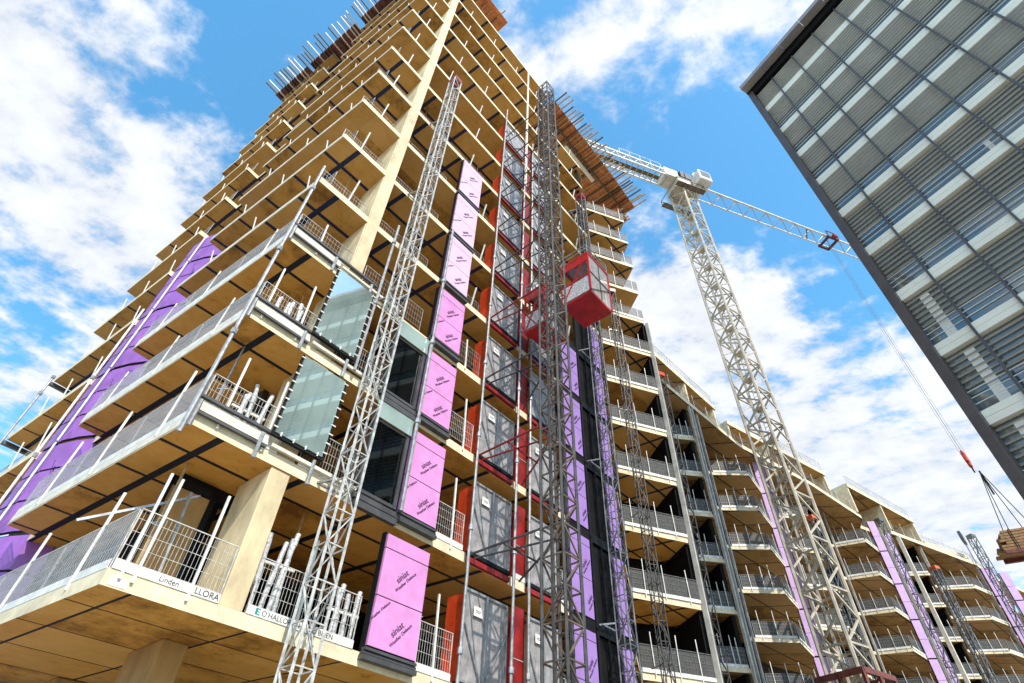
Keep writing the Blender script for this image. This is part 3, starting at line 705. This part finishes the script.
for (a, b, lab) in stacks[:4]:
    A, B = Vector(a), Vector(b); nr = Vector((-(B-A).y, (B-A).x)).normalized()
    for n in range(2, 8):
        if rq.random() < .45: continue
        p = A+(B-A)*rq.uniform(.15, .6)+nr*rq.uniform(.8, 1.4)
        o = MB().box(0, 0, 0, rq.uniform(.6, 1.1), .5, rq.uniform(.5, 1.3)).build('board_pile', rq.choice(['timber', 'pink', 'inner_wall', 'load_timber']), None, loc=(p.x, p.y, Z(n)+.25), rz=rq.uniform(0, .6), bevel=.01)
        tag(o, f'pile of stored boards on the {ORD[n]} slab, {lab}', 'board pile', 'board piles on the wing balconies')
        MB().bar((-.02, .2, .3), (-.02, .25, rq.uniform(1.6, 2.2)), .04).build('leaning_batten', 'timber', o)
o = empty('flood_light', (*pol(41.3, 81), Z(8)+.4), R(45)); tag(o, 'dark floodlight frame on the roof edge at the wing right end', 'floodlight')
MB().bar((0, 0, 0), (0, 0, 3.2), .12).build('pole', 'galv', o); MB().box(-.7, -.15, 2.4, .7, .15, 3.6).build('lamp_housing', 'rail_grey', o)
MB().box(-.55, -.17, 2.55, .55, -.152, 3.45).build('lamp_glass', 'glass_dark', o)

# ------------------------------------------------------------------ tower crane
CX, CY = 20.9, 36.6
CR = empty('tower_crane', (CX, CY, 0), R(90-71.5)); tag(CR, 'tall cream tower crane with lattice mast and long jib in front of the wing', 'tower crane')
hz = 66.3
a, b = lattice(2.02, hz, 3.25, .25, .115, x='K')
# rotate mast about 45 degrees to the jib
def rotz(m, an):
    c, s_ = math.cos(an), math.sin(an); m.v = [(x*c-y*s_, x*s_+y*c, z) for x, y, z in m.v]; return m
ma = R(12.4)
rotz(a, ma).build('mast_chord', 'crane_paint', CR); rotz(b, ma).build('mast_bracing', 'crane_paint', CR)
m = MB()
for i in range(20):      # ladder and landings inside
    m.box(-.1, -.45, 2.5+i*3.25, .6, .45, 2.54+i*3.25)
m.bar((.35, -.2, 0), (.35, -.2, hz), .04).bar((.35, .2, 0), (.35, .2, hz), .04)
for i in range(150): m.bar((.35, -.2, .4*i+2), (.35, .2, .4*i+2), .03)
rotz(m, ma).build('ladder', 'crane_paint', CR)
# climbing collar
m = MB()
for z in (10.2, 11.6):
    for k in range(4):
        an0, an1 = ma+R(45+90*k), ma+R(135+90*k); r_ = 2.1
        m.bar((r_*math.cos(an0), r_*math.sin(an0), z), (r_*math.cos(an1), r_*math.sin(an1), z), .22, .3)
for k in range(8):
    an0 = ma+R(45*k); r_ = 2.1 if k % 2 else 1.5
    m.bar((r_*math.cos(an0), r_*math.sin(an0), 10.1), (r_*math.cos(an0), r_*math.sin(an0), 11.7), .18)
m.build('climbing_collar', 'crane_rust', CR)
m = MB()
for k in range(4):
    an0 = ma+R(45+90*k); r_ = 1.25
    m.bar((1.38*math.cos(an0), 1.38*math.sin(an0), hz-3), (1.7*math.cos(an0), 1.7*math.sin(an0), hz), .2)
m.prism([(1.6*math.cos(R(30*k)), 1.6*math.sin(R(30*k))) for k in range(12)], hz, hz+.35)
m.box(-1.2, -1.2, hz+.35, 1.2, 1.2, hz+2.2)
m.build('slewing_unit', 'crane_paint', CR, bevel=.05)
m = MB()
for (x, y) in ((-1.9, -1.9), (1.9, -1.9), (1.9, 1.9), (-1.9, 1.9)):
    m.bar((x, y, hz-.9), (x, y, hz+.2), .06)
m.bar((-1.9, -1.9, hz+.2), (1.9, -1.9, hz+.2), .06).bar((1.9, -1.9, hz+.2), (1.9, 1.9, hz+.2), .06).bar((1.9, 1.9, hz+.2), (-1.9, 1.9, hz+.2), .06).bar((-1.9, 1.9, hz+.2), (-1.9, -1.9, hz+.2), .06)
m.box(-2, -2, hz-.95, 2, -1.3, hz-.88).box(-2, 1.3, hz-.95, 2, 2, hz-.88)
m.build('access_platform', 'mast_tan', CR)
cabo = MB().box(.9, -2.9, hz+.2, 2.7, -1.3, hz+2.4).build('operator_cab', 'crane_white', CR, bevel=.12)
MB().box(2.71, -2.7, hz+.8, 2.74, -1.5, hz+2.1).box(1.1, -2.93, hz+.8, 2.5, -2.905, hz+2.1).build('cab_window', 'glass_dark', cabo)
# machinery and electrical boxes on the top
MB().box(-2.6, -1.0, hz+2.2, -.6, 1.0, hz+4.0).box(.9, -.9, hz+2.2, 3.4, .9, hz+3.3).build('machinery_deck', 'crane_white', CR, bevel=.06)
MB().box(.2, -1.3, hz+2.25, 1.1, -1.02, hz+3.6).box(-.4, -1.25, hz+2.4, .1, 1.25, hz+3.9).build('switch_cabinet', 'mast_dark', CR)
dr = MB()
for k in range(16):
    a0, a1 = 2*math.pi*k/16, 2*math.pi*(k+1)/16
    dr.bar((2.4+.8*math.cos(a0), -1.3, hz+4.0+.8*math.sin(a0)), (2.4+.8*math.cos(a1), -1.3, hz+4.0+.8*math.sin(a1)), .14)
for k in range(6): a0 = math.pi*k/3; dr.bar((2.4, -1.3, hz+4.0), (2.4+.8*math.cos(a0), -1.3, hz+4.0+.8*math.sin(a0)), .08)
dr.build('cable_reel', 'crane_white', CR)
# jib: triangular truss, top chord and two bottom chords
def truss(x0, x1, zb, zt, hw0, hw1, bay, cwid, bwid):
    A = MB(); B = MB(); n = int(abs(x1-x0)/bay)
    P = lambda x, f: ((x, -hw0+(hw0-hw1)*f, zb), (x, hw0-(hw0-hw1)*f, zb), (x, 0, zt-(zt-zb)*.25*f))
    p0, p1 = P(x0, 0), P(x1, 1)
    for a_, b_ in zip(p0, p1): A.bar(a_, b_, cwid)
    for i in range(n):
        f0, f1 = i/n, (i+1)/n; q0, q1 = P(x0+(x1-x0)*f0, f0), P(x0+(x1-x0)*f1, f1)
        qm = tuple((u+v)/2 for u, v in zip(q0[2], q1[2]))
        for k in (0, 1): B.bar(q0[k], qm, bwid); B.bar(qm, q1[k], bwid)
        B.bar(q0[0], q0[1], bwid); B.bar(q0[0], q1[1], bwid)
    return A, B
a, b = truss(3.2, 52, hz+2.3, hz+4.2, .85, .6, 2.4, .16, .075)
a.build('jib_chord', 'crane_white', CR); b.build('jib_bracing', 'crane_paint', CR)
MB().bar((21.0, -.8, hz+2.3), (21.0, 0, hz+4.0), .14).bar((21.0, .8, hz+2.3), (21.0, 0, hz+4.0), .14).build('jib_connector', 'mast_tan', CR)
# counter jib: flat deck with side trusses
a = MB(); b = MB()
for y in (-.8, .8):
    for z in (hz+2.2, hz+3.5): a.bar((-2.2, y, z), (-17, y, z), .20)
    for i in range(9):
        x0 = -2.2-i*1.64; b.bar((x0, y, hz+2.2), (x0-.82, y, hz+3.5), .09).bar((x0-.82, y, hz+3.5), (x0-1.64, y, hz+2.2), .09)
for i in range(19): b.bar((-2.2-i*.82, -.8, hz+2.2), (-2.2-i*.82, .8, hz+2.2), .1)
a.build('counter_jib_chord', 'crane_white', CR); b.build('counter_jib_bracing', 'crane_paint', CR)
MB().box(-17, -.25, hz+2.28, -3, .25, hz+2.33).build('counter_jib_walkway', 'mast_tan', CR)
MB().box(-17.5, -1.0, hz+.6, -14.2, 1.0, hz+3.3).build('counterweight', 'edge_pale', CR, bevel=.05)
m = MB().bar((-3, -.9, hz+4.6), (-9, -.9, hz+4.6), .05)
for i in range(5): m.bar((-3-1.5*i, -.9, hz+3.4), (-3-1.5*i, -.9, hz+4.6), .04)
m.build('handrail', 'crane_white', CR)
TX = 23.9
m = MB().box(TX-.9, -1.0, hz+1.85, TX+.9, -.7, hz+2.2).box(TX-.9, .7, hz+1.85, TX+.9, 1.0, hz+2.2).box(TX-.9, -.7, hz+1.9, TX-.6, .7, hz+2.1).box(TX+.6, -.7, hz+1.9, TX+.9, .7, hz+2.1)
m.bar((TX-.9, -1, hz+2.2), (TX-.9, -1, hz+3.2), .1).bar((TX+.9, -1, hz+2.2), (TX+.9, -1, hz+3.2), .1).bar((TX-.9, -1, hz+3.2), (TX+.9, -1, hz+3.2), .1)
m.build('trolley', 'trolley_red', CR)
MB().box(TX-.3, -1.4, hz+1.8, TX+.3, -1.05, hz+2.3).build('trolley_cabinet', 'red_dark', CR)
ax, ay = math.cos(R(18.5)), math.sin(R(18.5))
HX, HY = CX+TX*ax, CY+TX*ay
HZ = 31.6
m = MB()
for (x, y) in ((-.22, -.1), (.22, -.1), (-.22, .1), (.22, .1)): m.bar((TX+x, y, HZ+1.9), (TX+x, y, hz+1.9), .02)
m.build('hoist_rope', 'mast_grey', CR)
hb = empty('hook_block', (HX, HY, HZ), R(40)); tag(hb, 'orange red crane hook block hanging on ropes against the sky', 'hook block')
m = MB(); m.prism([(-.38, -.16), (.38, -.16), (.38, .16), (-.38, .16)], .9, 1.9).prism([(-.25, -.12), (.25, -.12), (.25, .12), (-.25, .12)], 1.9, 2.2).prism([(-.25, -.14), (.25, -.14), (.25, .14), (-.25, .14)], .45, .9)
m.build('pulley_housing', 'red_orange', hb, bevel=.08)
m = MB(); pr = None
for k in range(11):
    a0 = R(90-27*k); p = (.22*math.cos(a0), 0, .1+.22*math.sin(a0))
    if pr: m.bar(pr, p, .09)
    pr = p
m.bar((0, 0, .3), (0, 0, .5), .1).bar((-.7, 0, .55), (.7, 0, .55), .05)
m.build('hook', 'black_steel', hb)
# load of boards in slings
LZ = 23.9
ld_ = empty('timber_load', (HX+.5, HY, LZ), R(-30)); tag(ld_, 'bundle of timber boards slung under the crane hook at the right edge', 'timber load')
m = MB()
for i in range(7):
    for j in range(4):
        ox = random.uniform(-.25, .25)+(.5 if i < 2 else 0)*-1
        m.box(-1.6+ox, -1.0+j*.52, i*.24, 1.6+ox*.5, -.56+j*.52, i*.24+.2)
m.build('board_stack', 'load_timber', ld_, bevel=.01)
m = MB().box(-1.9, -1.2, -.35, 1.8, -.9, -.05).box(-1.9, .8, -.35, 1.8, 1.1, -.05)
m.build('bearer', 'crane_rust', ld_)
hk = (0, 0, HZ+.05-LZ); m = MB()
for (x, y) in ((-.8, -1.08), (.8, -1.08), (-.8, 1.08), (.8, 1.08)):
    m.bar(hk, (x, y, 1.7), .055).bar((x, y, 1.7), (x, y, -.3), .05)
for x in (-.8, .8): m.bar((x, -1.08, 1.72), (x, 1.08, 1.72), .05)
m.build('sling', 'black_steel', ld_)
m = MB().bar((0, 0, HZ+.02-LZ), (0, 0, HZ-2.4-LZ), .12); m.build('sling_bundle', 'black_steel', ld_)

# ------------------------------------------------------------------ office building on the right
OA = R(90-150.9)
OB = empty('office_building', (19.65, 18.6, 0), OA); tag(OB, 'glass and metal office building with horizontal fins, cream spandrel bands and dark mullions', 'office building')
OH = CAMZ+50; OL = 62; sp_ = 1.975; FH = 3.92
# local: x along facade, y = inward is +y? facade normal towards the street is -y
b0 = 2.13
zsp = [OH-3.3-FH*k for k in range(0, 13)]
MB().box(0, .35, 0, OL, 7, OH-.6).build('core', 'rail_grey', OB)  # unseen depth kept shallow so the block leaves crane and wing sunlit
MB().box(.46, .30, 0, OL, .345, OH-.7).build('window_glass', 'office_glass', OB)
m = MB()
for z in zsp:
    m.box(.46, -.03, z-.35, OL, .29, z-.012).box(.46, -.03, z-.70, OL, .29, z-.365)
m.build('spandrel', 'spandrel', OB)
m = MB(); spc = FH/12
for z in zsp:
    for k in range(0, 9):
        zz = z-.66-spc*(k+.75)
        if zz < 1: continue
        m.box(.46, (-.015 if z > 33 else .16) if k < 6 else .02, zz-(.03 if k < 6 else .012), OL, .285 if k < 6 else .06, zz+.015)
for k in range(8): zz = OH-3.0+k*.3; m.box(.46, -.015, zz-.02, OL, .285, zz+.015)
m.build('fin', 'fin', OB)
m = MB()
for z in zsp:
    for k in range(0, 9):
        zz = z-.66-spc*(k+.75)
        if zz > 1 and k < 7: y_ = -.017 if z > 33 else .158; m.box(.46, y_-.02, zz-.022, OL, y_, zz+.018)
for k in range(8): zz = OH-3.0+k*.3; m.box(.46, -.037, zz-.022, OL, -.017, zz+.018)
m.build('fin_shadow_strip', 'fin_shadow_strip', OB)  # dark strips on the fin fronts, drawn in as shadow lines
m = MB(); x = b0; xs = [0.0]
while x < OL: xs.append(x); x += sp_
for x in xs[1:]: m.box(x-.05, -.16, 0, x+.05, -.035, OH-.9)
m.build('mullion', 'mullion', OB)
MB().box(0, -.30, 0, .45, .5, OH-.02).build('corner_trim', 'cap_brown', OB, bevel=.02)
m = MB()
for i, x in enumerate([0.]+xs[1:]):
    x2 = ([0.]+xs[1:]+[OL])[i+1]
    m.box(x+.015, -1.15, OH, x2-.015, -.45, OH+.5)
m.build('cornice_panel', 'cap_panel', OB)
MB().box(.0, -.45, OH+.05, OL, 7, OH+.4).build('roof', 'black_steel', OB)
MB().box(.46, -.30, OH-.7, OL, -.05, OH+.04).build('cornice_recess', 'black_steel', OB)
# rooms behind the lower glazing: a column, a blind and a white box close behind the glass
m = MB()
for (x, zi) in ((1.1, 6), (1.2, 7), (1.1, 8)): m.box(x, .24, zsp[zi]-FH+.05, x+.45, .292, zsp[zi]-.9+.0)
m.build('inner_column', 'fin', OB)
MB().box(7.4, .22, zsp[4]-FH+.1, 7.65, .292, zsp[4]-FH+1.0).build('room_blind', 'white_paint', OB)

# ------------------------------------------------------------------ far building at the right edge, ground, road
o = empty('yellow_scaffold_block', (*pol(42.9, 96), 0), R(45)); tag(o, 'low yellow and brown building corner beyond the wing at the right edge', 'building')
MB().box(-1, -4, 0, 12, 6, 24.2).build('wall', 'column_brown', o); MB().box(-1.3, -4.3, 24.2, 12.3, 6.3, 24.9).build('roof', 'yellow', o)
m = MB()
for k in range(6):
    for j in range(5): m.box(-.5+j*2.4, -4.04, 3+k*3.4, .9+j*2.4, -4.005, 5+k*3.4)
m.build('window', 'glass_dark', o)
g = MB().box(-900, -900, -.2, 900, 900, 0).build('ground', 'ground'); tag(g, 'pale concrete ground around the buildings', kind='structure')
g = MB().prism([(-40, -14), (60, -60), (64, -50), (-38, -4)], .0, .004).build('road', 'asphalt'); tag(g, 'grey asphalt road behind the viewer', kind='structure')

# ------------------------------------------------------------------ light and sky
SAZ, SEL = 152, 50
sd = Vector((math.sin(R(SAZ))*math.cos(R(SEL)), math.cos(R(SAZ))*math.cos(R(SEL)), math.sin(R(SEL))))
li = bpy.data.lights.new('sun', 'SUN'); li.energy = 4.6; li.angle = R(.53); li.color = (1, .94, .84)
lo_ = bpy.data.objects.new('sun', li); C.objects.link(lo_); lo_.rotation_euler = (-sd).to_track_quat('-Z', 'Y').to_euler(); lo_.location = sd*100
w = bpy.data.worlds.new('World'); S.world = w; w.use_nodes = True
nt = w.node_tree; L = nt.links; bg = nt.nodes['Background']; wo = [n for n in nt.nodes if n.type == 'OUTPUT_WORLD'][0]
sky = N(nt, 'ShaderNodeTexSky'); sky.sky_type = 'NISHITA'; sky.sun_disc = False; sky.sun_elevation = R(SEL); sky.sun_rotation = R(SAZ); sky.air_density = 1.; sky.dust_density = .6; sky.ozone_density = 2.
hs = N(nt, 'ShaderNodeHueSaturation', Saturation=1.25, Value=1.8); hs.inputs['Hue'].default_value = .482
L.new(sky.outputs[0], hs.inputs['Color'])
tc = N(nt, 'ShaderNodeTexCoord'); sx = N(nt, 'ShaderNodeSeparateXYZ'); L.new(tc.outputs['Generated'], sx.inputs[0])
zc = math_node(nt, 'MAXIMUM', sx.outputs[2], .06)
px = math_node(nt, 'DIVIDE', sx.outputs[0], zc); py = math_node(nt, 'DIVIDE', sx.outputs[1], zc)
cb = N(nt, 'ShaderNodeCombineXYZ'); L.new(px, cb.inputs[0]); L.new(py, cb.inputs[1])
mp = N(nt, 'ShaderNodeMapping'); mp.inputs['Location'].default_value = (3.1, 1.7, .4); mp.inputs['Rotation'].default_value = (0, 0, R(30)); mp.inputs['Scale'].default_value = (1., 1.25, 1)
L.new(cb.outputs[0], mp.inputs[0])
n1 = N(nt, 'ShaderNodeTexNoise', Scale=1.15, Detail=8., Roughness=.55, Distortion=.05); L.new(mp.outputs[0], n1.inputs[0])
n2 = N(nt, 'ShaderNodeTexNoise', Scale=7., Detail=6., Roughness=.6, Distortion=.1); L.new(mp.outputs[0], n2.inputs[0])
dens = math_node(nt, 'ADD', math_node(nt, 'MULTIPLY', n1.outputs[0], .52), math_node(nt, 'MULTIPLY', n2.outputs[0], .48))
def pdir(x, y): return (Rw @ Vector(((x-512)/f_px, (341.5-y)/f_px, -1))).normalized()
nv = nt.nodes.new('ShaderNodeVectorMath'); nv.operation = 'NORMALIZE'; L.new(tc.outputs['Generated'], nv.inputs[0])
# big cloud banks and clear patches, placed by their bearing and height in the sky
for (bx, by, k, amp) in ((150, 220, 14, .085), (20, 60, 30, .05), (60, 420, 30, .04), (930, 430, 16, .10), (800, 370, 40, .05), (600, 90, 30, .075), (730, 120, 40, -.11), (810, 210, 60, -.10), (880, 320, 120, -.05), (300, 60, 60, -.10), (60, 350, 110, -.09), (780, 10, 150, .09), (690, 300, 90, .05), (90, 60, 60, .05)):
    dt = nt.nodes.new('ShaderNodeVectorMath'); dt.operation = 'DOT_PRODUCT'; L.new(nv.outputs[0], dt.inputs[0]); dt.inputs[1].default_value = pdir(bx, by)
    g_ = math_node(nt, 'EXPONENT', math_node(nt, 'MULTIPLY', math_node(nt, 'SUBTRACT', dt.outputs['Value'], 1.), k))
    dens = math_node(nt, 'ADD', dens, math_node(nt, 'MULTIPLY', g_, amp))
cr = N(nt, 'ShaderNodeValToRGB'); cr.color_ramp.elements[0].position = .475; cr.color_ramp.elements[1].position = .60; cr.color_ramp.interpolation = 'EASE'
L.new(dens, cr.inputs[0])
bg2 = nt.nodes.new('ShaderNodeBackground'); bg2.inputs['Color'].default_value = (.93, .95, 1, 1)
L.new(hs.outputs[0], bg.inputs['Color']); bg.inputs['Strength'].default_value = .15
sh = N(nt, 'ShaderNodeMapRange'); sh.inputs['From Min'].default_value = .3; sh.inputs['From Max'].default_value = .7; sh.inputs['To Min'].default_value = .62; sh.inputs['To Max'].default_value = .92
L.new(n2.outputs[0], sh.inputs[0]); L.new(sh.outputs[0], bg2.inputs['Strength'])
ms = nt.nodes.new('ShaderNodeMixShader'); L.new(math_node(nt, 'MULTIPLY', cr.outputs[0], .93), ms.inputs[0]); L.new(bg.outputs[0], ms.inputs[1]); L.new(bg2.outputs[0], ms.inputs[2]); L.new(ms.outputs[0], wo.inputs[0])

S.view_settings.view_transform = 'Standard'; S.view_settings.look = 'None'; S.view_settings.exposure = .42; S.view_settings.gamma = 1
S.render.engine = 'CYCLES'
S.cycles.max_bounces = 8; S.cycles.diffuse_bounces = 5; S.cycles.transparent_max_bounces = 16
S.render.resolution_x = 1024; S.render.resolution_y = 683
